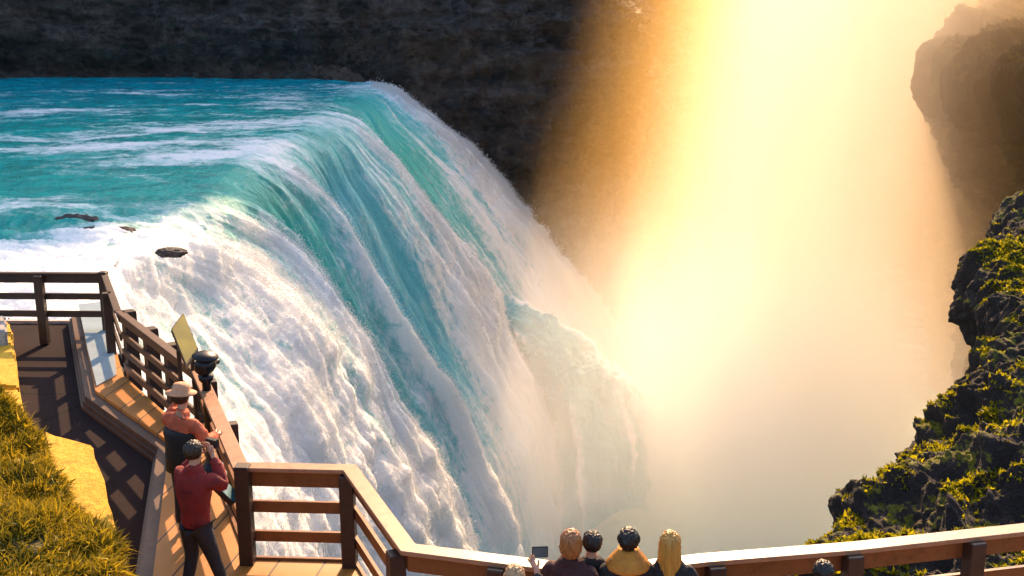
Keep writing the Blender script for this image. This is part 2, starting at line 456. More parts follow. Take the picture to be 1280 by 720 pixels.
    p = P2[i, j] + N[i, j] * (rng.exponential(.10, (len(i), 1)) * (1 + a_[k][:260000, None] * .02)) + rng.normal(0, .07, (len(i), 3))
    dist = np.linalg.norm(p, axis=1, keepdims=True)
    sz = rng.uniform(.35, 1.0, (len(i), 1)) * (.008 + .00055 * dist)
    T = np.array([[0, 0, 1], [.94, 0, -.33], [-.47, .82, -.33], [-.47, -.82, -.33]])
    V = (p[:, None] + (T[None] + rng.normal(0, .25, (len(i), 4, 3))) * sz[:, None]).reshape(-1, 3)
    b = (np.arange(len(i)) * 4)[:, None, None]; tri = (np.array([[0, 1, 2], [0, 2, 3], [0, 3, 1], [1, 3, 2]])[None] + b).reshape(-1, 3)
    m2 = bpy.data.meshes.new('droplets'); m2.vertices.add(len(V)); m2.vertices.foreach_set('co', V.reshape(-1).astype(np.float32))
    m2.loops.add(len(tri) * 3); m2.loops.foreach_set('vertex_index', tri.reshape(-1).astype(np.int32))
    m2.polygons.add(len(tri)); m2.polygons.foreach_set('loop_start', np.arange(0, len(tri) * 3, 3, dtype=np.int32)); m2.polygons.foreach_set('loop_total', np.full(len(tri), 3, dtype=np.int32))
    m2.update()
    tag(link('spray_droplets', m2, mat_leaf('spray_white', (.93, .94, .95), (.93, .94, .95), (.95, .95, .95), .5)), 'white spray flying off the falling water', 'spray', kind='stuff')
    return o
water = build_water()

# lower cascade breaking over the boulders at the foot of the far strand
def build_cascade():
    SLc = [
     [(588, 395, 121), (625, 440, 120), (655, 510, 118), (672, 600, 117), (680, 700, 116)],
     [(604, 386, 120), (655, 415, 117), (690, 465, 114), (712, 540, 112), (722, 680, 111)],
     [(618, 382, 120), (680, 412, 117), (725, 455, 114), (755, 520, 111), (770, 640, 110)],
     [(636, 384, 123), (700, 420, 121), (757, 462, 118), (800, 515, 116), (815, 640, 115)],
     [(655, 392, 130), (715, 430, 130), (775, 480, 128), (820, 540, 127), (840, 660, 126)]]
    C = np.array([[list(at(*p)) for p in s] for s in SLc])
    ns, nt = 300, 300
    P = patch(C, ns, nt); N = grid_normals(P)
    N *= np.where((N[..., 2:3]) < 0, -1, 1)
    S = np.repeat(np.linspace(0, 4, ns)[:, None], nt, 1); al = np.repeat(np.linspace(0, 45, nt)[None], ns, 0); AC = S * 6
    x, y, z = P[..., 0], P[..., 1], P[..., 2]
    puff = ridged(x * .2, y * .2, z * .16, 5, 141, .6); st = fbm(AC * .5, al * .08, AC * 0, 4, 121)
    D = puff * 1.7 + st * 1.0
    foam = .36 + st * .8 + puff * .25 - .62 * np.exp(-((S - 1.6) / .9) ** 2) + .5 * sstep(2.6, 3.6, S) + .4 * sstep(22, 40, al)
    me = grid_mesh('cascade', P + N * D[..., None], np.stack([AC, al], -1), {'foam': foam, 'fall': np.ones_like(S) * .75, 'tint': np.full_like(S, .35)})
    return tag(link('lower_waterfall', me, M['water']), kind='structure')
build_cascade()

# pool / lower river
def flat_sheet(name, x0, x1, y0, y1, z, mat, kind='structure', n=60, amp=0, sc=.2):
    X, Y = np.meshgrid(np.linspace(x0, x1, n), np.linspace(y0, y1, n), indexing='ij')
    Z = z + (fbm(X * sc, Y * sc, X * 0, 4, 3) * amp if amp else X * 0)
    P = np.stack([X, Y, Z], -1)
    me = grid_mesh(name, P, np.stack([X, Y], -1), {'foam': np.full_like(X, .45), 'fall': X * 0, 'tint': np.full_like(X, .5)})
    return tag(link(name, me, mat), kind=kind)
ZP = -50
flat_sheet('lower_river', -60, 900, 10, 4000, ZP, M['water'], n=260, amp=.5)

# ---------------------------------------------------------------- far cliff
def build_far_cliff():
    # plan of the water line, left to right, then running away along the gorge
    plan = [(-420, 176), (-220, 172), (-120, 170), (-60, 169), (-34, 167), (-20, 169), (2, 171), (13, 176), (18, 186), (25, 215), (36, 290), (68, 430), (150, 700)]
    pl = np.array(plan, float)
    zs = np.array([-54, -30, -12, -3.4, 2, 9, 20, 42, 80, 124, 130])  # unseen top raised far above the frame to shade river and falls
    back = np.array([0, 2, 4, 5.5, 7, 9, 13, 17, 22, 34, 110])
    d = np.gradient(pl, axis=0); nb = np.stack([-d[:, 1], d[:, 0]], -1); nb /= np.linalg.norm(nb, axis=1, keepdims=True)
    C = np.zeros((len(pl), len(zs), 3))
    for i in range(len(pl)):
        for j in range(len(zs)):
            C[i, j, :2] = pl[i] + nb[i] * (back[j] - 5.5); C[i, j, 2] = zs[j] if i < 8 or zs[j] < 3 else 3 + (zs[j] - 3) * .135  # right end lowered so the sun reaches the mist
    nu, nv = 1100, 330
    # concentrate samples on the part in view (plan idx 2..9)
    uu = np.concatenate([np.linspace(0, 2, 60, endpoint=False), np.linspace(2, 10, nu - 120, endpoint=False), np.linspace(10, 12, 60)])
    A = catmull(C, uu); P = np.swapaxes(catmull(np.swapaxes(A, 0, 1), np.concatenate([np.linspace(0, 6.3, nv - 50, endpoint=False), np.linspace(6.3, len(zs) - 1, 50)])), 0, 1)
    N = grid_normals(P); N = np.where(N[..., 1:2] > 0, -N, N)
    x, y, z = P[..., 0].copy(), P[..., 1], P[..., 2]
    zt = z + x * .10 + 3 * fbm(x * .03, y * .03, z * .03, 2, 9)
    big = fbm(x * .035, y * .035, z * .05, 4, 201)
    rid = ridged(x * .09, y * .09, zt * .17, 5, 211, .58)
    crk = ridged(x * .33, y * .33, z * .5, 5, 221, .62)
    strat = np.abs(((zt * .22 + .4 * fbm(x * .05, y * 0, z * .2, 3, 5)) % 1.0) - .5) * 2
    led = sstep(.2, .6, strat)
    right = sstep(-35, 10, x)
    blk = ridged(x * .16 + z * .05, y * .16, z * .14, 5, 231, .62)
    D = big * (5 + 4 * right) + rid * (1.8 + 1.2 * right) + crk * .9 + blk * 2.2 + led * .7 * (1 - .8 * right)
    D += 3.2 * sstep(.25, .75, fbm(x * .03 + 4, y * 0, (z - x * .35) * .05, 3, 241) + .5) * (1 - right)
    D += (2.2 + 1.6 * blk) * np.exp(-((z - 1.5) / 2.6) ** 2) * (1 - sstep(-60, -35, x) * .6) * (1 - right)
    # undercut right at the water line on the left
    D -= 1.8 * np.exp(-((z + 2.0) / 1.6) ** 2) * (1 - right)
    P = P + N * D[..., None]
    me = grid_mesh('cliff', P)
    return tag(link('far_cliff_hill', me, M['cliff']), kind='structure')
build_far_cliff()
def gorge_backdrop():  # added dark hill behind the mist, blocks bright sky in the gap
    X, Z = np.meshgrid(np.linspace(-20, 260, 420), np.linspace(0, 1, 150), indexing='ij')
    Y = 245 + Z * 45 + fbm(X * .02, Z * 3, X * 0, 4, 5) * 14; H = ZP - 1 + Z ** .8 * (84 + 12 * fbm(X * .02, X * 0, X * 0, 3, 6))
    P = np.stack([X, Y + ridged(X * .05, H * .06, Y * 0, 6, 15, .58) * 8, H], -1)
    tag(link('gorge_backdrop_hill', grid_mesh('gorge_backdrop', P), M['cliff']), kind='structure')
gorge_backdrop()

# ---------------------------------------------------------------- rocks
def rock(name, loc, size, mat, seed, label, cat='rock', group=None, sub=5, rz=0, rough=.35, freq=1.2):
    bm = bmesh.new(); bmesh.ops.create_icosphere(bm, subdivisions=sub, radius=1)
    co = np.array([v.co[:] for v in bm.verts])
    n = ridged(co[:, 0] * freq + seed, co[:, 1] * freq, co[:, 2] * freq, 5, seed, .55) * rough + fbm(co[:, 0] * .8 + seed, co[:, 1] * .8, co[:, 2] * .8, 3, seed + 3) * .3
    co = co * (1 + n[:, None]) * np.array(size)
    for v, c in zip(bm.verts, co): v.co = c
    o = bm_obj(name, bm, mat, None, True); o.location = loc; o.rotation_euler = (0, 0, rz)
    return tag(o, label, cat, group or 'dark rocks in the rapids')
M['wet_rock'] = mat_stone('wet_dark_rock', (.020, .018, .020), (.07, .055, .055), .5)
M['ledge_rock'] = mat_stone('brown_ledge_rock', (.03, .020, .017), (.10, .062, .048), .35)
p = atz(128, 287, ZR); rock('river_rock', p + Vector((0, 0, -.38)), (1.7, .7, .46), M['wet_rock'], 3, 'long dark wet rock breaking the rapids behind the far railing', freq=2.2)
p = atz(95, 276, ZR); rock('river_rock', p + Vector((0, 0, -.3)), (1.0, .8, .5), M['wet_rock'], 8, 'small dark rock in the rapids just upstream of the long one', freq=2.2)
p = atz(213, 312, ZR); rock('river_rock', p + Vector((0, 0, -.12)), (.5, .4, .17), M['wet_rock'], 13, 'dark rock in white foam at the lip of the near cascade', freq=2.2)

# brown ledge running down into the lip of the falls
def ledge():
    bm = bmesh.new()
    pts = [at(376, 80, 163), at(394, 79, 162), at(412, 89, 160), at(430, 96, 157), at(444, 106, 153), at(449, 116, 150)]
    C = []
    for p, (w, h) in zip(pts, [(1.5, .8), (1.9, 1.0), (1.6, 1.0), (1.6, 1.0), (1.5, 1.0), (1.2, .8)]):
        C.append([[p.x - w * .5, p.y - w, ZR - 4 if p.z < 0 else p.z - 6], [p.x - w * .2, p.y - w * .7, p.z - h * .6], [p.x, p.y, p.z], [p.x + w * .5, p.y + w * .4, p.z - h * .3], [p.x + w * .8, p.y + w, p.z - 9]])
    P = patch(np.array(C), 160, 70); N = grid_normals(P); N = np.where(N[..., 2:3] < 0, -N, N)
    D = ridged(P[..., 0] * .5, P[..., 1] * .5, P[..., 2] * .6, 5, 301, .6) * 1.1
    bm.free()
    me = grid_mesh('ledge', P + N * D[..., None])
    return tag(link('rock_ledge', me, M['ledge_rock']), 'jagged brown rock ledge reaching down to the lip of the falls', 'rock')
ledge()

# right side: near mossy slope
def slope(name, rows, cols, mat, nu, nv, disp, seed, kind='structure'):
    C = np.zeros((len(rows), len(cols), 3))
    for i, (py, px, d) in enumerate(rows):
        for j, (dx, dd, dy) in enumerate(cols):
            if name == 'right_far' and dd > 0 and py >= 140: dx = {12: -8, 45: -42, 150: -72, 700: -95}[dd]
            C[i, j] = at(px + dx + (46 if name == 'mossy_slope' else 38), py + dy, d + dd)
    P = patch(C, nu, nv); N = grid_normals(P)
    c = P - np.array([0, 0, CZ]); N = np.where((N * c).sum(-1, keepdims=True) > 0, -N, N)
    # make the normal field continuous past the silhouette
    N = grid_normals(P); sgn = np.sign((-(N * c).sum(-1))[:, nv * 3 // 4].mean()); N *= sgn
    x, y, z = P[..., 0], P[..., 1], P[..., 2]
    D = disp(x, y, z, seed)
    me = grid_mesh(name, P + N * D[..., None])
    return link(name, me, mat), P + N * D[..., None], N
def d_near(x, y, z, s):
    a = ridged(x * .22, y * .22, z * .25, 3, s, .5) * 1.0
    lump = 1 - 2 * np.abs(fbm(x * .8, y * .8, z * .9, 3, s + 9))
    b = fbm(x * 2.2, y * 2.2, z * 2.2, 4, s + 20, .6)
    return a * 1.0 + lump * .5 + b * .5
rows = [(60, 1380, 50), (150, 1315, 46), (250, 1282, 42), (300, 1236, 39), (345, 1198, 36.5), (395, 1196, 34), (440, 1222, 32), (480, 1212, 30), (540, 1186, 28), (610, 1128, 26), (680, 1066, 24), (770, 1012, 22), (900, 1000, 20), (1100, 1000, 19)]
cols = [(90, 26, -10), (35, 12, -3), (8, 4, 0), (0, 0, 0), (22, -2.2, 8), (70, -3.6, 14), (150, -5.0, 20), (280, -6.5, 25), (520, -8.5, 30)]
near_slope, Pn, Nn = slope('mossy_slope', rows, cols, M['moss'], 900, 620, d_near, 401)
near_slope.name = 'mossy_hillside'; tag(near_slope, kind='structure')
def d_far(x, y, z, s):
    return ridged(x * .08, y * .08, z * .07, 5, s, .58) * 3.4 + ridged(x * .28, y * .28, z * .22, 5, s + 7, .62) * 1.5 + ridged(x * .9, y * .9, z * .7, 4, s + 17, .65) * .7
rows = [(-420, 1330, 116), (-160, 1320, 112), (-40, 1262, 109), (0, 1232, 107), (45, 1200, 105), (82, 1160, 101), (112, 1156, 100), (150, 1178, 101), (210, 1196, 103), (300, 1203, 104), (440, 1208, 104), (600, 1215, 102), (820, 1215, 98)]
cols = [(260, 700, 0), (60, 150, 0), (20, 45, 0), (5, 12, 0), (0, 0, 0), (50, -8, 6), (140, -18, 10), (320, -32, 12), (700, -50, 14)]
rc, _, _ = slope('right_far', rows, cols, M['moss_far'], 800, 560, d_far, 501)
rc.name = 'right_cliff_hill'; tag(rc, kind='structure')

# moss tufts on the near slope: many small leaf faces (ground cover)
def blades(name, pts, nrm, length, width, mats, lean=.5, bend=.4, flat=0.0):
    n = len(pts)
    up = nrm * (1 - flat) + np.array([0, 0, 1.0]) * .6
    d = up + rng.normal(0, lean, (n, 3)); d /= np.linalg.norm(d, axis=1, keepdims=True)
    L = length * rng.uniform(.5, 1.3, (n, 1)); side = np.cross(d, rng.normal(0, 1, (n, 3))); side /= np.linalg.norm(side, axis=1, keepdims=True)
    W = width * rng.uniform(.6, 1.3, (n, 1))
    mid = pts + d * L * .55; tip = pts + d * L + rng.normal(0, bend, (n, 3)) * L * .5 - np.array([0, 0, 1]) * L * bend * .25
    V = np.stack([pts - side * W * .5, pts + side * W * .5, mid + side * W * .45, tip, mid - side * W * .45], 1).reshape(-1, 3)
    b = np.arange(n) * 5
    q = np.stack([b, b + 1, b + 2, b + 3, b + 4], 1)
    me = bpy.data.meshes.new(name)
    me.vertices.add(len(V)); me.vertices.foreach_set('co', V.reshape(-1).astype(np.float32))
    me.loops.add(n * 5); me.loops.foreach_set('vertex_index', q.reshape(-1).astype(np.int32))
    me.polygons.add(n); me.polygons.foreach_set('loop_start', np.arange(0, n * 5, 5, dtype=np.int32)); me.polygons.foreach_set('loop_total', np.full(n, 5, dtype=np.int32))
    a = me.attributes.new('rnd', 'FLOAT', 'POINT'); a.data.foreach_set('value', np.repeat(rng.uniform(0, 1, n), 5).astype(np.float32))
    me.update()
    return link(name, me, mats)
M['moss_leaf'] = mat_leaf('moss_leaf', (.06, .07, .004), (.30, .27, .006), (.62, .50, .012), .5)
M['grass'] = mat_leaf('grass_blade', (.035, .05, .006), (.30, .22, .010), (.66, .44, .02), .4)
def scatter_moss():
    n, m, _ = Pn.shape
    i = rng.integers(0, n - 1, 420000); j = rng.integers(nv0, m - 1, 420000)
    Pp = Pn[i, j]; NN = grid_normals(Pn); NN *= np.sign((NN * Nn).sum(-1, keepdims=True)); nn = NN[i, j]
    x, y, z = Pp.T
    w = nn[:, 2] * .8 + fbm(x * .9, y * .9, z * .9, 4, 77) * 1.6 + rng.uniform(-.2, .2, len(x)) + fbm(x * .25, y * .25, z * .25, 3, 78) * .8
    k = (w - .45 * sstep(m * .45, m * .8, j) > .76) & (Pp[:, 2] > -22)
    print('moss tufts', k.sum())
    o = blades('moss_tufts', Pp[k] + nn[k] * -.02, nn[k], .11, .06, M['moss_leaf'], .7, .4)
    tag(o, 'yellow green moss growing on the right hillside rocks', 'moss', kind='stuff')
nv0 = 100
scatter_moss()

# ---------------------------------------------------------------- viewing platform
G = {}
TOP = 1.10
tp = {k: atz(px, py, TOP) for k, (px, py) in dict(
    P0=(-60, 340), P1=(130, 341), P2=(147, 388), P3=(246, 462), P4=(300, 581), P5=(437, 584), P6=(510, 684), P7=(742, 713), P8=(880, 697), P9=(1070, 682), P10=(1300, 657)).items()}
base = lambda p, z=0: Vector((p.x, p.y, z))
line = [base(tp['P%d' % i]) for i in range(11)]
line[10] = line[10] + (line[10] - line[9]) * 1.2
line[0] = line[0] + (line[0] - line[1]) * .8
ZW = -.28       # asphalt walkway level
def poly_prism(bm, pts, z0, z1):
    lo = [bm.verts.new((p.x, p.y, z0)) for p in pts]; hi = [bm.verts.new((p.x, p.y, z1)) for p in pts]
    n = len(pts)
    bm.faces.new(hi); bm.faces.new(lo[::-1])
    for i in range(n): bm.faces.new((lo[i], lo[(i + 1) % n], hi[(i + 1) % n], hi[i]))
    bmesh.ops.recalc_face_normals(bm, faces=bm.faces)
e0, e1, e2, e3 = atz(99, 388, 0), atz(119, 488, 0), atz(212, 552, 0), atz(186, 760, 0)
deck_poly = [e0, e1, e2, e3, Vector((e3.x, 5.0, 0)), Vector((line[10].x, 5.0, 0))] + [line[i] for i in range(10, 1, -1)] + [line[1] + Vector((0.02, 0, 0))]
deck = thing('viewing_deck', 'raised wooden viewing deck of orange brown boards inside the railing', 'deck')
bm = bmesh.new(); poly_prism(bm, deck_poly, -.06, 0); bm_obj('deck_floor', bm, M['deck'], deck)
for k, (za, zb, off) in enumerate(((-.14, -.063, .0), (-.22, -.145, .035), (-.30, -.225, .07))):
    bm = bmesh.new(); sweep(bm, [e0, e1, e2, e3], -.16 - off, -.004 - off + .06, za, zb); bm_obj('step_board', bm, M['brown_wood'], deck)
bm = bmesh.new(); sweep(bm, line[1:], -.10, -.02, -.34, -.062); bm_obj('rim_joist', bm, M['brown_wood'], deck)
# lit metal ramp plate
pp = [atz(98, 382, .0), atz(132, 378, .0), atz(141, 425, .0), atz(146, 470, .0), atz(121, 484, .0), atz(110, 440, 0)]
bm = bmesh.new(); poly_prism(bm, pp, .004, .03)
M['plate'] = mat_simple('pale_metal', (.42, .52, .58), .32, .15, 3, .004, metallic=.3)
tag(bm_obj('ramp_plate', bm, M['plate'], None), 'pale blue grey metal plate lying on the deck edge by the corner post', 'metal plate')

# walkway + bank
w0 = [atz(-260, 404, ZW), atz(102, 404, ZW), line[1] + Vector((0, .1, ZW)), line[2] + Vector((.0, 0, ZW)), Vector((e2.x + .6, e2.y, ZW)), Vector((e3.x + .8, e3.y, ZW)), Vector((e3.x + .8, 3, ZW)), Vector((-16, 3, ZW))]
bm = bmesh.new(); poly_prism(bm, [Vector((p.x, p.y, 0)) for p in w0], ZW - .2, ZW)
tag(bm_obj('asphalt_path', bm, M['asphalt']), kind='structure')
# pale edging kerb at the far end of the path
bm = bmesh.new(); a, b = atz(8, 403.5, ZW), atz(98, 404, ZW); sweep(bm, [a, b], -.06, .06, 0, .06)
tag(bm_obj('path_kerb', bm, M['grey_stone']), kind='structure')

def build_bank():
    # rock mass carrying the deck and path; outline follows the railing, widening slightly downward
    out = [Vector((-60, line[0].y + .2, 0)), line[0] + Vector((0, .2, 0))] + [l.copy() for l in line[1:]] + [Vector((16, 14, 0)), Vector((24, 17, 0))]
    arr = np.array([[p.x, p.y, 0] for p in out])
    d = np.gradient(arr, axis=0); nb = np.stack([-d[:, 1], d[:, 0], d[:, 0] * 0], -1); nb /= np.linalg.norm(nb, axis=1, keepdims=True)
    lv = [(-.5, -6.0), (-.5, -1.2), (-.48, -.25), (-.6, -.15), (-3, .35), (-8, 1.6), (-18, 4), (-34, 7.5), (-55, 10)]
    lv = [(-.5, -1.2), (-.48, -.3), (-.9, -.2), (-3, .1), (-8, 1.0), (-18, 3), (-34, 6), (-55, 8)]
    C = np.zeros((len(arr), len(lv), 3))
    for j, (z, o) in enumerate(lv):
        C[:, j] = arr + nb * o; C[:, j, 2] = z
    P = patch(C, 420, 260); N = grid_normals(P); N = np.where(N[..., 1:2] < 0, -N, N)
    x, y, z = P.transpose(2, 0, 1)
    D = (ridged(x * .3, y * .3, z * .3, 5, 601, .55) * .9 + fbm(x, y, z, 3, 7) * .2 - .5) * sstep(-.6, -3, z)
    P = P + N * D[..., None]
    tag(link('near_bank_hill', grid_mesh('near_bank', P), M['cliff']), kind='structure')
    # flat soil under everything
    bm = bmesh.new(); poly_prism(bm, [Vector((p.x, p.y - .35, 0)) for p in out] + [Vector((24, -30, 0)), Vector((-60, -30, 0))], -1.4, -.52)
    tag(bm_obj('ground', bm, M['wet_rock']), kind='structure')
build_bank()

# ---------------------------------------------------------------- railings
def railing(name, label, pts, posts, woods, rails, cap=(.17, .045), post=(.12, 1.06), group=None):
    t = thing(name, label, 'railing', (0, 0, 0), 0, 'wooden railings round the deck')
    wm, cm, pm = woods
    if cap:
        bm = bmesh.new(); sweep(bm, pts, -cap[0] / 2 , cap[0] / 2, TOP - cap[1], TOP)
        bmesh.ops.bevel(bm, geom=list(bm.edges), offset=.006, segments=1, affect='EDGES'); bm_obj('handrail', bm, cm, t)
    for (z0, z1, o) in rails:
        bm = bmesh.new(); sweep(bm, pts, o, o + .038, z0, z1); bm_obj('rail_board', bm, wm, t)
    for q in posts:
        bm = bmesh.new(); a = q[2] if len(q) > 2 else 0
        w, h = post
        Mx = Matrix.Translation((q[0].x, q[0].y, 0)) @ Matrix.Rotation(a, 4, 'Z')
        add_box(bm, -w / 2, w / 2, -w / 2, w / 2, -.26, q[1] if q[1] else h, Mx, .008)
        bm_obj('post', bm, pm, t)
    return t
def inset(p, q, k, side):
    """point a fraction k along p->q moved sideways to the camera side"""
    d = (q - p).xy.normalized(); v = p.lerp(q, k)
    return Vector((v.x + d.y * side, v.y - d.x * side, 0)), math.atan2(d.y, d.x)
def mk_posts(segs, side=.075):
    out = []
    for (i, j, k, h) in segs:
        p, a = inset(line[i], line[j], k, side); out.append((p, h, a))
    return out
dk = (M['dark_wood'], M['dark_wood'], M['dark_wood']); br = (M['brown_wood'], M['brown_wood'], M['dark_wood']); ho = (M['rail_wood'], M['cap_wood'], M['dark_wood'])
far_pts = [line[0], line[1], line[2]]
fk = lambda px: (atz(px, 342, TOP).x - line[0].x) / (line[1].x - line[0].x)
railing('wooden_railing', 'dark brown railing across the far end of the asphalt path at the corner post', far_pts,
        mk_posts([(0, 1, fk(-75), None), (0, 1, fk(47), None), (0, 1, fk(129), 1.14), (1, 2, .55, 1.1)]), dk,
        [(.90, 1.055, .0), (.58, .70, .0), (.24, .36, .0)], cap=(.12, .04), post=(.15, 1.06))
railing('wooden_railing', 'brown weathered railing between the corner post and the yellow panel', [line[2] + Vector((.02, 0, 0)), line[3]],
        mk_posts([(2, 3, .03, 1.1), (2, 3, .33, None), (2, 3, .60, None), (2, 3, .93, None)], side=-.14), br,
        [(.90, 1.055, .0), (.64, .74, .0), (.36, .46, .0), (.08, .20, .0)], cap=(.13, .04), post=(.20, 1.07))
near_pts = [line[i] for i in range(3, 11)]
near_pts[0] = near_pts[0] + Vector((.02, -.02, 0))
railing('wooden_railing', 'honey coloured railing with pale flat handrail round the near deck and behind the visitors', near_pts,
        mk_posts([(3, 4, .12, None), (3, 4, .6, None)], side=-.12) + mk_posts([(4, 5, .04, 1.13), (4, 5, .985, 1.04), (5, 6, .93, 1.0), (6, 7, .5, None), (7, 8, .2, None), (8, 9, .06, None), (8, 9, .96, None), (9, 10, .28, None), (9, 10, .75, None)]), ho,
        [(.86, 1.053, .0), (.56, .69, .0), (.22, .34, .0), (-.02, .03, .0)], cap=(.17, .045), post=(.15, 1.06))

# yellow information panel on the railing
def info_panel(name, label, corner_px, depth, mat_face, thick=.06, posts=True):
    a, b, c, d = [at(x, y, z) for (x, y), z in zip(corner_px, depth)]
    d = a + (c - b)
    t = thing(name, label, 'sign', (a + b + c + d) / 4)
    o = t.location.copy()
    n = (b - a).cross(d - a).normalized()
    if n.y > 0: n = -n
    def slab(k0, k1, inn):
        bm = bmesh.new(); ctr = (a + b + c + d) / 4
        f = [bm.verts.new(p.lerp(ctr, inn) + n * k0 - o) for p in (a, b, c, d)]; g = [bm.verts.new(p.lerp(ctr, inn) + n * k1 - o) for p in (a, b, c, d)]
        bm.faces.new(f[::-1]); bm.faces.new(g)
        for i in range(4): bm.faces.new((f[i], f[(i + 1) % 4], g[(i + 1) % 4], g[i]))
        bmesh.ops.recalc_face_normals(bm, faces=bm.faces); return bm
    bm_obj('board', slab(-thick, 0, 0), M['dark_wood'], t)
    bm_obj('panel_face', slab(.002, .006, .07), mat_face, t)
    if posts:
        for q in ((a.lerp(d, .5) - n * .06), (b.lerp(c, .5) - n * .06)):
            bm = bmesh.new(); tube(bm, [Vector((q.x, q.y, -.05)) - o, q - o], [.03, .03], 10); bm_obj('leg', bm, M['dark_wood'], t)
    return t
M['yellow_panel'] = mat_simple('yellow_panel', (.36, .25, .015), .4, .35, 2.5)
M['teal_panel'] = mat_simple('teal_panel', (.03, .16, .20), .4, .3, 3)
info_panel('information_panel', 'tilted yellow information panel with dark frame standing at the bend of the railing',
           [(214, 411), (229, 391), (248, 436), (233, 452)], [14.6, 14.9, 14.4, 14.1], M['yellow_panel'])

# coin telescope at the bend
def telescope():
    p = atz(243, 500, .25); p = Vector((p.x + .1, p.y + .55, 0))
    p = at(256, 450, 13.9); zt = p.z; p.z = 0
    t = thing('tower_viewer', 'dark coin operated binocular viewer on a pillar at the bend of the railing', 'telescope', p, R(-20))
    mm = mat_simple('dark_metal', (.025, .022, .028), .4, .3, 6, metallic=.6)
    bm = bmesh.new(); lathe(bm, [(.17, -.0), (.17, .03), (.10, .08), (.065, .16), (.055, zt - .30), (.09, zt - .26), (.10, zt - .2)]); bm_obj('pillar', bm, mm, t, True)
    bm = bmesh.new(); lathe(bm, [(.04, -.15), (.09, -.14), (.125, -.05), (.13, .05), (.10, .12), (.04, .15)], 18, Matrix.Translation((0, 0, zt - .07)) @ Matrix.Rotation(R(90), 4, 'X') @ Matrix.Scale(.95, 4)); h = bm_obj('viewer_head', bm, mm, t, True)
    bm = bmesh.new(); lathe(bm, [(.11, .05), (.165, .055), (.165, .075), (.11, .11), (.05, .13)], 20, Matrix.Translation((0, 0, zt - .02)) @ Matrix.Rotation(R(8), 4, 'Y')); bm_obj('hood', bm, mm, t, True)
    for s in (-1, 1):
        bm = bmesh.new(); tube(bm, [(s * .05, .12, zt - .07), (s * .05, .2, zt - .07)], [.032, .036], 12); l = bm_obj('lens_tube', bm, mm, t, True)
    return t
telescope()

# teal panel outside the corner by the near railing
info_panel('information_panel', 'small teal panel fixed low beyond the railing corner beside the red shirted visitor',
           [(268, 606), (278, 597), (302, 620), (292, 634)], [12.0, 12.2, 12.2, 12.0], M['teal_panel'], posts=False)

# ---------------------------------------------------------------- sandstone wall blocks by the path
def block(name, quad_px, ztop, zbot, label, mat, seed):
    q = [atz(x, y, ztop) for x, y in quad_px]
    o = sum(q, Vector()) / len(q); o.z = zbot
    bm = bmesh.new(); poly_prism(bm, [p - o for p in q], 0, ztop - zbot)
    bmesh.ops.bevel(bm, geom=list(bm.edges), offset=.035, segments=2, affect='EDGES')
    bmesh.ops.triangulate(bm, faces=bm.faces); bmesh.ops.subdivide_edges(bm, edges=bm.edges, cuts=7, use_grid_fill=True)
    for v in bm.verts:
        c = np.array(v.co) * 3 + seed; k = fbm(c[0:1], c[1:2], c[2:3], 4, seed)[0]
        v.co += Vector((k, k * .6, k)) * .03
    ob = bm_obj(name, bm, mat); ob.location = o
    return tag(ob, label, 'stone block', 'stone blocks beside the path')
ZB = ZW - .02
block('stone_block', [(52, 538), (116, 556), (144, 652), (152, 700), (95, 700), (66, 600)], .12, ZB, 'long yellow sandstone kerb block between the grass and the asphalt path', M['wall_stone'], 3)
block('stone_block', [(-60, 482), (24, 482), (18, 432), (12, 402), (-60, 402)], .02, ZB, 'yellow sandstone block at the left frame edge beside the far end of the path', M['wall_stone'], 9)
block('stone_block', [(-60, 418), (8, 414), (7, 394), (-60, 394)], .28, ZB, 'pale grey rounded stone behind the yellow block under the far railing', M['grey_stone'], 12)
block('stone_block', [(-80, 560), (40, 545), (24, 487), (-80, 487)], .05, ZB, 'yellow sandstone block half hidden by the top of the grassy mound', M['wall_stone'], 15)

# ---------------------------------------------------------------- grassy mound lower left
def mound():
    rows = [(470, -20, 11.6), (492, 8, 11.4), (520, 40, 11.2), (560, 70, 10.9), (600, 82, 10.4), (645, 96, 9.9), (664, 132, 9.5), (700, 150, 9.1), (780, 172, 8.2), (900, 200, 7.2)]
    C = np.zeros((len(rows), 6, 3))
    for i, (py, px, d) in enumerate(rows):
        p = at(px - 21, py, d)
        g = Vector((p.x + .12, p.y + .05, ZB)); C[i, 0] = g; C[i, 1] = p + Vector((.02, 0, -.12)); C[i, 2] = p + Vector((-.15, -.03, .02))
        C[i, 3] = p + Vector((-.9, -.15, .22)); C[i, 4] = p + Vector((-2.2, -.3, .45)); C[i, 5] = p + Vector((-5, -.6, .7))
    P = patch(C, 300, 260); N = grid_normals(P); N = np.where(N[..., 2:3] < 0, -N, N)
    x, y, z = P.transpose(2, 0, 1)
    P = P + N * (fbm(x * 1.6, y * 1.6, z * 1.6, 4, 701) * .22 + ridged(x * 5, y * 5, z * 5, 3, 711) * .07)[..., None]
    t = mat_simple('mound_soil', (.05, .045, .012), .95, .5, 9, .02)
    tag(link('grassy_mound', grid_mesh('mound', P), t), kind='structure')
    NN = grid_normals(P); NN = np.where(NN[..., 2:3] < 0, -NN, NN)
    n = 150000
    i = rng.integers(0, 299, n); j = rng.integers(8, 200, n)
    Pp = P[i, j] + rng.normal(0, .01, (n, 3)); nn = NN[i, j]
    x, y, z = Pp.T
    k = fbm(x * 3.2, y * 3.2, z * 3.2, 3, 721) + rng.uniform(-.25, .25, n) > -.32
    o = blades('grass', Pp[k], nn[k], .10, .013, M['grass'], .8, .7)
    tag(o, 'yellow green wiry grass covering the mound', 'grass', kind='stuff')
mound()

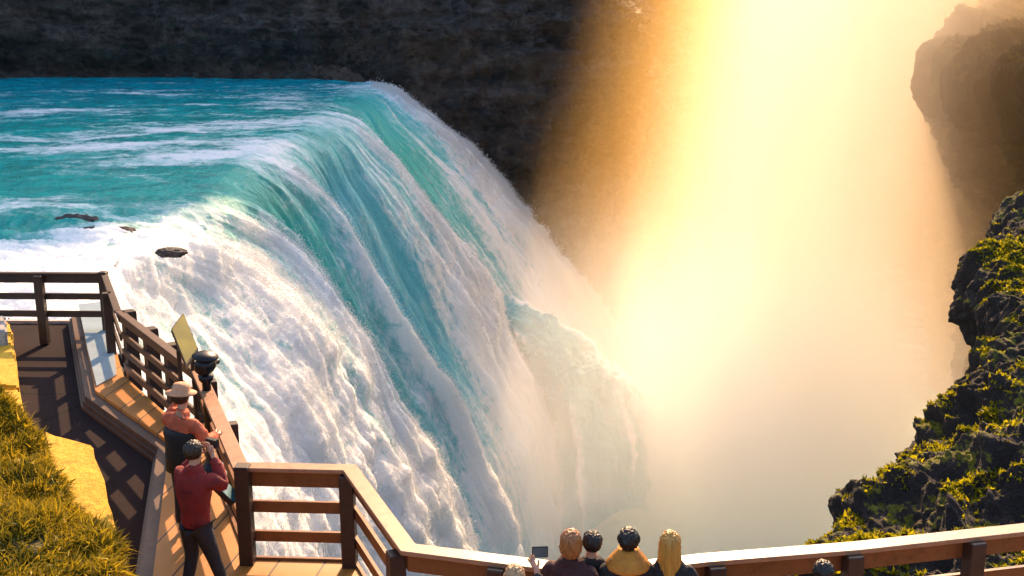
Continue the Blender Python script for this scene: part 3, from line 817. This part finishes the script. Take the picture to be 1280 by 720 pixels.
# ---------------------------------------------------------------- people
def skin_mesh(name, V, E, Rr, root, mat, parent, sub=1):
    me = bpy.data.meshes.new(name); me.from_pydata([tuple(v) for v in V], E, [])
    o = bpy.data.objects.new(name, me); COL.objects.link(o)
    md = o.modifiers.new('skin', 'SKIN'); md.use_smooth_shade = True; md.branch_smoothing = .6
    if not me.skin_vertices: me.attributes  # layer is created with the modifier
    sv = me.skin_vertices[0].data
    for i, r in enumerate(Rr):
        sv[i].radius = r if isinstance(r, tuple) else (r, r); sv[i].use_root = (i == root)
    if sub:
        ss = o.modifiers.new('sub', 'SUBSURF'); ss.levels = sub; ss.render_levels = sub
    dg = bpy.context.evaluated_depsgraph_get(); dg.update()
    nm = bpy.data.meshes.new_from_object(o.evaluated_get(dg))
    bpy.data.objects.remove(o); bpy.data.meshes.remove(me)
    nm.name = name
    return link(name, nm, mat, parent, True)
SK = mat_simple('skin', (.50, .26, .17), .5, .12, 12)
def cloth(name, c, r=.8): return mat_simple(name, c, r, .45, 7, .03)
def hairm(name, c):
    t = NT(name); v = t.obj(); g = t.noise(t.mapping(v, (60, 60, 6)), 1.0, 4, .6)
    t.bsdf(Base_Color=t.mix(g, tuple(x * .35 for x in c), c), Roughness=.42, Normal=t.bump(g, .8, .01)); return t.m
def person(label, feet, yaw, H, arms, top_mat, leg_mat, hair_mat, hair='short', lean=0, hat=None, legs=None, extra=None):
    """local frame: facing +y, feet at z=0"""
    s = H / 1.75
    t = thing('person', label, 'person', feet, yaw, 'visitors at the railings')
    V = []; E = []; Rr = []
    def v(p, r, par=None):
        V.append(Vector(p) * s); Rr.append(tuple(x * s for x in r) if isinstance(r, tuple) else r * s)
        if par is not None: E.append((par, len(V) - 1))
        return len(V) - 1
    L = lambda z: lean * max(0, z - .9)
    pel = v((0, 0, .95), (.12, .085)); ab = v((0, L(1.1), 1.12), (.10, .075), pel); ch = v((0, L(1.3), 1.32), (.11, .08), ab)
    nk = v((0, L(1.45) - .005, 1.46), .06, ch); n2 = v((0, L(1.52) + .005, 1.53), .052, nk)
    h1 = v((0, L(1.6) + .02, 1.575), (.062, .07), n2); h2 = v((0, L(1.65) + .012, 1.635), (.074, .088), h1); h3 = v((0, L(1.7) + .0, 1.69), (.066, .078), h2); h4 = v((0, L(1.74), 1.725), (.03, .035), h3)
    v((0, L(1.64) + .118, 1.635), .011, h2)
    sleeves = []
    for sd, (el, wr) in zip((-1, 1), arms):
        sh = v((sd * .165, L(1.42), 1.395), .050, ch)
        e = v(el, .042, sh); w = v(wr, .028, e)
        el = Vector(el); wr = Vector(wr); d = (wr - el).normalized()
        pm = v(wr + d * .06, (.034, .022), w)
        side = d.cross(Vector((0, 1, .3))).normalized()
        up = d.cross(side).normalized()
        for k, (off, ln) in enumerate(((-.028, .062), (-.010, .074), (.010, .068), (.028, .052))):
            a = wr + d * .085 + side * off
            f1 = v(a + d * ln * .5, .0095, pm); f2 = v(a + d * ln * .85 + up * ln * .35, .008, f1)
        th = v(wr + d * .045 - side * .045, .012, w); v(wr + d * .085 - side * .058, .009, th)
        sleeves.append((sd, el, wr))
    lg = legs or [((-.10, .0, .50), (-.11, -.02, .08)), ((.10, .0, .50), (.11, -.02, .08))]
    for sd, (kn, an) in zip((-1, 1), lg):
        hp = v((sd * .085, 0, .88), .075, pel); k = v(kn, .056, hp); a = v(an, .036, k)
        v((an[0] + sd * .015, an[1] + .13, .035), .034, a)
    body = skin_mesh('body', V, E, Rr, pel, SK, t)
    # jacket
    V, E, Rr = [], [], []
    b0 = v((0, 0, .82), (.19, .15)); b1 = v((0, L(1.1), 1.10), (.18, .14), b0); b2 = v((0, L(1.32), 1.33), (.195, .145), b1); b3 = v((0, L(1.44), 1.45), (.12, .105), b2)
    v((0, L(1.51), 1.515), (.075, .075), b3)
    for sd, el, wr in sleeves:
        sh = v((sd * .175, L(1.42), 1.40), .092, b2); e = v(el, .068, sh); v(el.lerp(wr, .95), .05, e)
    jk = skin_mesh('jacket', V, E, Rr, b1, top_mat, t, 3)
    co = np.empty(len(jk.data.vertices) * 3); jk.data.vertices.foreach_get('co', co); co = co.reshape(-1, 3)
    no = np.array([q.normal[:] for q in jk.data.vertices]); rr0 = random.random() * 40
    dsp = ridged(co[:, 0] * 7 + rr0 + co[:, 2] * 3, co[:, 1] * 7, co[:, 2] * 13, 3, 5) * .011 + fbm(co[:, 0] * 30, co[:, 1] * 30, co[:, 2] * 20, 2, 9) * .004
    jk.data.vertices.foreach_set('co', (co + no * dsp[:, None]).reshape(-1)); jk.data.update()
    # trousers
    V, E, Rr = [], [], []
    p0 = v((0, 0, .97), (.142, .108)); 
    for sd, (kn, an) in zip((-1, 1), lg):
        hp = v((sd * .085, 0, .86), .108, p0); k = v(kn, .07, hp); v((an[0], an[1], an[2] + .02), .056, k)
    skin_mesh('trousers', V, E, Rr, p0, leg_mat, t)
    for sd, (kn, an) in zip((-1, 1), lg):
        V, E, Rr = [], [], []
        a = v((an[0], an[1] - .02, .045), .045); v((an[0] + sd * .02, an[1] + .16, .035), .038, a)
        skin_mesh('shoe', V, E, Rr, 0, M['shoe'], t)
    # eyes
    for sd in (-1, 1):
        bm = bmesh.new(); bmesh.ops.create_uvsphere(bm, u_segments=10, v_segments=6, radius=.012 * s)
        bmesh.ops.translate(bm, verts=bm.verts, vec=Vector((sd * .028, L(1.65) + .092, 1.662)) * s); bm_obj('eye', bm, M['shoe'], t, True)
    # hair
    bm = bmesh.new(); bmesh.ops.create_icosphere(bm, subdivisions=5, radius=1)
    hc = Vector((0, L(1.67) - .012, 1.655)) * s
    rr = random.random() * 50
    for q in bm.verts:
        c = q.co.copy(); face = max(0, c.y)
        k = .115 * s
        x, y, z = c.x * .088 * s, c.y * .103 * s, c.z * .100 * s
        if c.y > .25 and c.z < .45: y = min(y, .045 * s); x *= .93
        nn = float(noise(np.array([c.x * 9 + rr]), np.array([c.y * 9]), np.array([c.z * 2.5]), 5)[0])
        nn2 = float(noise(np.array([c.x * 25 + rr]), np.array([c.y * 25]), np.array([c.z * 5]), 9)[0])
        m = 1 + .10 * nn + .07 * nn2
        x *= m; y *= m; z *= m
        if hair == 'long' and c.z < .1 and c.y < .35:
            kk = (.1 - c.z); z -= kk * .26 * s; y -= kk * .035 * s * (1 if c.y < 0 else 0); x *= 1 + .28 * min(kk, .55) - .42 * max(0, kk - .55)
        if hair == 'bob' and c.z < .1 and c.y < .35:
            kk = (.1 - c.z); z -= kk * .07 * s; x *= 1 + .22 * kk
        if hair == 'short' and c.z < -.25: z = max(z, -.075 * s); x *= .92; y *= .93
        q.co = hc + Vector((x, y, z))
    bm_obj('hair', bm, hair_mat, t, True)
    if hat:
        bm = bmesh.new(); lathe(bm, [(.075, -.02), (.17, -.012), (.172, .0), (.105, .012), (.10, .06), (.08, .10), (.03, .115)], 28, Matrix.Translation(Vector((0, L(1.7), 1.70)) * s) @ Matrix.Rotation(R(-6), 4, 'X') @ Matrix.Scale(s, 4))
        bm_obj('hat', bm, hat, t, True)
    return t, s
M['shoe'] = cloth('dark_leather', (.012, .010, .010), .5)
navy = cloth('navy_cloth', (.012, .014, .022)); red = cloth('red_cloth', (.24, .010, .008)); orange = cloth('coral_cloth', (.60, .12, .05)); maroon = cloth('maroon_cloth', (.055, .012, .014))
black = cloth('black_cloth', (.010, .009, .011)); mustard = cloth('mustard_cloth', (.62, .24, .03)); jeans = cloth('dark_jeans', (.015, .016, .026)); straw = cloth('straw', (.62, .30, .16), .7)
brownh = hairm('brown_hair', (.035, .018, .010)); darkh = hairm('black_hair', (.014, .009, .009)); blond = hairm('blond_hair', (.75, .36, .07)); auburn = hairm('auburn_hair', (.50, .19, .06)); sandy = hairm('sandy_hair', (.70, .40, .20))
DOWN = [((-.23, -.02, 1.13), (-.24, .10, .90)), ((.23, -.02, 1.13), (.24, .10, .90))]
FRONT = [((-.25, .06, 1.14), (-.10, .27, 1.22)), ((.25, .06, 1.14), (.10, .27, 1.22))]
CAMERA = [((-.29, .14, 1.30), (-.09, .20, 1.56)), ((.29, .14, 1.30), (.09, .20, 1.56))]
def feet_for(px, py, H, z=0.0):
    p = atz(px, py, z + H); p.z = z; return p
M['bright'] = mat_simple('phone_screen_glass', (.12, .17, .19), .15, .2, 4)
def held_box(name, label, cat, p, size, rz, mat, face=None, rx=0):
    t = thing(name, label, cat, p, rz); t.rotation_euler = (rx, 0, rz)
    bm = bmesh.new(); add_box(bm, -size[0] / 2, size[0] / 2, -size[1] / 2, size[1] / 2, -size[2] / 2, size[2] / 2, None, .004); bm_obj('case', bm, mat, t)
    if face:
        bm = bmesh.new(); add_box(bm, -size[0] / 2 + .008, size[0] / 2 - .008, -size[1] / 2 - .002, -size[1] / 2, -size[2] / 2 + .008, size[2] / 2 - .008); bm_obj('screen', bm, face, t)
    return t

# red shirted visitor on the deck
f1 = feet_for(237, 553, 1.74)
stride = [((-.13, .05, .50), (-.17, -.04, .08)), ((.11, .10, .50), (.16, .20, .08))]
person('person in a long red shirt photographing the falls at the near railing corner', f1, R(-28), 1.74, CAMERA, red, jeans, brownh, 'short', .06, legs=stride)
yd = Vector((math.sin(R(28)), math.cos(R(28)), 0))
held_box('camera_body', 'small black camera held up by the person in the red shirt', 'camera', f1 + yd * .30 + Vector((0, 0, 1.63)), (.13, .06, .085), R(-28), black)
# hat visitor
f2 = feet_for(222, 484, 1.76)
ph, s_ = person('person in a pale hat and coral top leaning on the railing bend', f2, R(-35), 1.74, [((-.32, .05, 1.28), (-.22, .18, 1.52)), ((.27, .12, 1.16), (.16, .36, 1.13))], orange, jeans, brownh, 'short', .05, hat=straw)
bm = bmesh.new(); lathe(bm, [(.15, .78), (.205, .80), (.198, 1.0), (.19, 1.15), (.205, 1.24), (.19, 1.27), (.15, 1.28)], 32, Matrix.Diagonal((1.06, .86, 1, 1))); bm_obj('dark_vest', bm, black, ph, True)
# people by the railing in the bottom of the frame
f = feet_for(643, 706, 1.60)
person('person with sandy hair at the bottom edge left of the raised tablet', f, R(5), 1.60, [DOWN[0], ((.28, .16, 1.34), (.22, .34, 1.50))], black, jeans, sandy, 'bob')
tc = at(675, 690, 9.15)
held_box('tablet', 'grey screened tablet held up over the railing', 'tablet', tc, (.135, .012, .10), R(4), black, M['bright'])
f = feet_for(714, 662, 1.68)
person('person with wavy auburn blond hair and maroon coat beside a dark haired friend', f, R(-18), 1.68, FRONT, maroon, black, auburn, 'bob')
f = feet_for(738, 671, 1.62)
person('person with dark hair and black coat leaning close to the maroon coated friend', f + Vector((.02, .1, 0)), R(12), 1.62, FRONT, black, black, darkh, 'short')
f = feet_for(786, 660, 1.70)
pz, s_ = person('person with short black hair and black jacket with wide mustard collar and back panel', f, R(2), 1.70, FRONT, black, jeans, darkh, 'short')
bm = bmesh.new(); lathe(bm, [(.150, 1.355), (.178, 1.365), (.182, 1.39), (.14, 1.45), (.095, 1.50), (.085, 1.53), (.07, 1.52)], 32, Matrix.Diagonal((1.0, .98, 1, 1))); bm_obj('collar', bm, mustard, pz, True)
bm = bmesh.new(); lathe(bm, [(.195, .95), (.21, .97), (.214, 1.17), (.20, 1.18)], 32, Matrix.Diagonal((.92, .82, 1, 1))); bm_obj('back_panel', bm, mustard, pz, True)
f = feet_for(838, 664, 1.66)
person('person with very long blond hair down the back of a black coat', f, R(-4), 1.66, FRONT, black, jeans, blond, 'long')
f = feet_for(1030, 701, 1.60)
person('person with dark hair alone at the bottom edge near the right railing post', f, R(0), 1.60, FRONT, maroon, jeans, darkh, 'short')

# ---------------------------------------------------------------- mist
def build_mist():
    c = Vector((24, 110, -12)); hx, hy, hz = 50, 50, 46
    bm = bmesh.new(); add_box(bm, -hx, hx, -hy, hy, -hz + 8, hz)
    t = NT('spray_mist'); v = t.n('ShaderNodeTexCoord').outputs['Object']
    sx = t.n('ShaderNodeSeparateXYZ', {0: v}).outputs
    X, Y, Z = sx[0], sx[1], sx[2]     # relative to c
    nz = t.noise(t.mapping(v, (1, 1, .45)), .075, 4, .6)
    n0 = t.math('SUBTRACT', nz, .5)
    # column: axis x drifts right with height
    ax = t.math('ADD', t.math('MULTIPLY', Z, COLUMN[1]), COLUMN[0])
    dx = t.math('SUBTRACT', X, ax)
    rad = t.math('SUBTRACT', COLUMN[2], t.math('MULTIPLY', Z, COLUMN[3]))
    q = t.math('DIVIDE', dx, rad); qy = t.math('DIVIDE', Y, 24.0)
    r2 = t.math('ADD', t.math('MULTIPLY', q, q), t.math('MULTIPLY', qy, qy))
    r2 = t.math('ADD', r2, t.math('MULTIPLY', n0, 1.1))
    col = t.math('POWER', 2.718, t.math('MULTIPLY', r2, -1.5))
    # base cloud
    bx = t.math('DIVIDE', t.math('SUBTRACT', X, BASE[0]), BASE[3]); by = t.math('DIVIDE', t.math('SUBTRACT', Y, BASE[1]), BASE[4]); bz = t.math('DIVIDE', t.math('SUBTRACT', Z, BASE[2]), BASE[5])
    b2 = t.math('ADD', t.math('ADD', t.math('MULTIPLY', bx, bx), t.math('MULTIPLY', by, by)), t.math('MULTIPLY', bz, bz))
    b2 = t.math('ADD', b2, t.math('MULTIPLY', n0, 3.4))
    bas = t.math('POWER', 2.718, t.math('MULTIPLY', b2, -2.0))
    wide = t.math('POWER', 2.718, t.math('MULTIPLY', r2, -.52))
    dens = t.math('ADD', t.math('ADD', t.math('MULTIPLY', col, DENS[0]), t.math('MULTIPLY', wide, DENS[2])), t.math('MULTIPLY', bas, DENS[1]))
    stn = t.noise(t.mapping(v, (1, 1, .08)), .30, 4, .6); dens = t.math('MULTIPLY', dens, t.math('ADD', .35, t.math('MULTIPLY', stn, 1.3)))
    # fade to nothing at the domain faces
    for ax_, h in ((X, hx), (Y, hy)):
        e = t.math('SUBTRACT', h, t.math('ABSOLUTE', ax_)); dens = t.math('MULTIPLY', dens, t.math('DIVIDE', e, 12.0, clamp=True))
    dens = t.math('MAXIMUM', t.math('SUBTRACT', dens, .0015), 0)
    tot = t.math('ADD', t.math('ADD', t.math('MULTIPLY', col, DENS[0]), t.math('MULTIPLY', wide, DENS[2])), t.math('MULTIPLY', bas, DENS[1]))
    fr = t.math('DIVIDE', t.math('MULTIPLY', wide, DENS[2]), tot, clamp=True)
    mc = t.ramp(fr, [(.18, MISTCOL), (.66, (1.0, .66, .24))])  # golden glow of the thin veil put in as amber scatter colour
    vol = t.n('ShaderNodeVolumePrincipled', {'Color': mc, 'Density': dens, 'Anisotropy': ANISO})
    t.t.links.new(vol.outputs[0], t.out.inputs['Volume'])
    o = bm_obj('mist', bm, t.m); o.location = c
    return tag(o, 'sunlit spray with painted golden veil rising from the foot of the falls', 'mist', kind='stuff')
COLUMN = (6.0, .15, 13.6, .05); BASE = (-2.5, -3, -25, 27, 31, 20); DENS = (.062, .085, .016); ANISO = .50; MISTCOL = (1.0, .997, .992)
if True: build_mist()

# ---------------------------------------------------------------- light
SUN_AZ, SUN_EL = R(8), R(30)
w = bpy.data.worlds.new('World'); scene.world = w; w.use_nodes = True
nt = w.node_tree; nt.nodes.clear()
sky = nt.nodes.new('ShaderNodeTexSky'); sky.sky_type = 'NISHITA'; sky.sun_disc = False
sky.sun_elevation = SUN_EL; sky.sun_rotation = SUN_AZ; sky.air_density = 1.2; sky.dust_density = 3.5; sky.ozone_density = 1.5
bg = nt.nodes.new('ShaderNodeBackground'); bg.inputs[1].default_value = .14
wo = nt.nodes.new('ShaderNodeOutputWorld'); nt.links.new(sky.outputs[0], bg.inputs[0]); nt.links.new(bg.outputs[0], wo.inputs[0])
sl = bpy.data.lights.new('sun', 'SUN'); sl.energy = 4.3; sl.angle = R(.6); sl.color = (1.0, .63, .33)
so = bpy.data.objects.new('sun', sl); COL.objects.link(so)
sd = Vector((math.sin(SUN_AZ) * math.cos(SUN_EL), math.cos(SUN_AZ) * math.cos(SUN_EL), math.sin(SUN_EL)))
so.rotation_euler = sd.to_track_quat('Z', 'Y').to_euler(); so.location = (30, 60, 60)

vs = scene.view_settings; vs.view_transform = 'Standard'; vs.look = 'None'; vs.gamma = 1; vs.use_curve_mapping = False; vs.exposure = 1.3
scene.render.engine = 'CYCLES'
cy = scene.cycles
cy.use_denoising = True
try: cy.denoiser = 'OPENIMAGEDENOISE'
except Exception: pass
cy.max_bounces = 16; cy.diffuse_bounces = 3; cy.glossy_bounces = 2; cy.transmission_bounces = 3; cy.volume_bounces = 16; cy.transparent_max_bounces = 6
cy.volume_step_rate = 1.0; cy.volume_max_steps = 128
cy.caustics_reflective = False; cy.caustics_refractive = False
scene.render.film_transparent = False
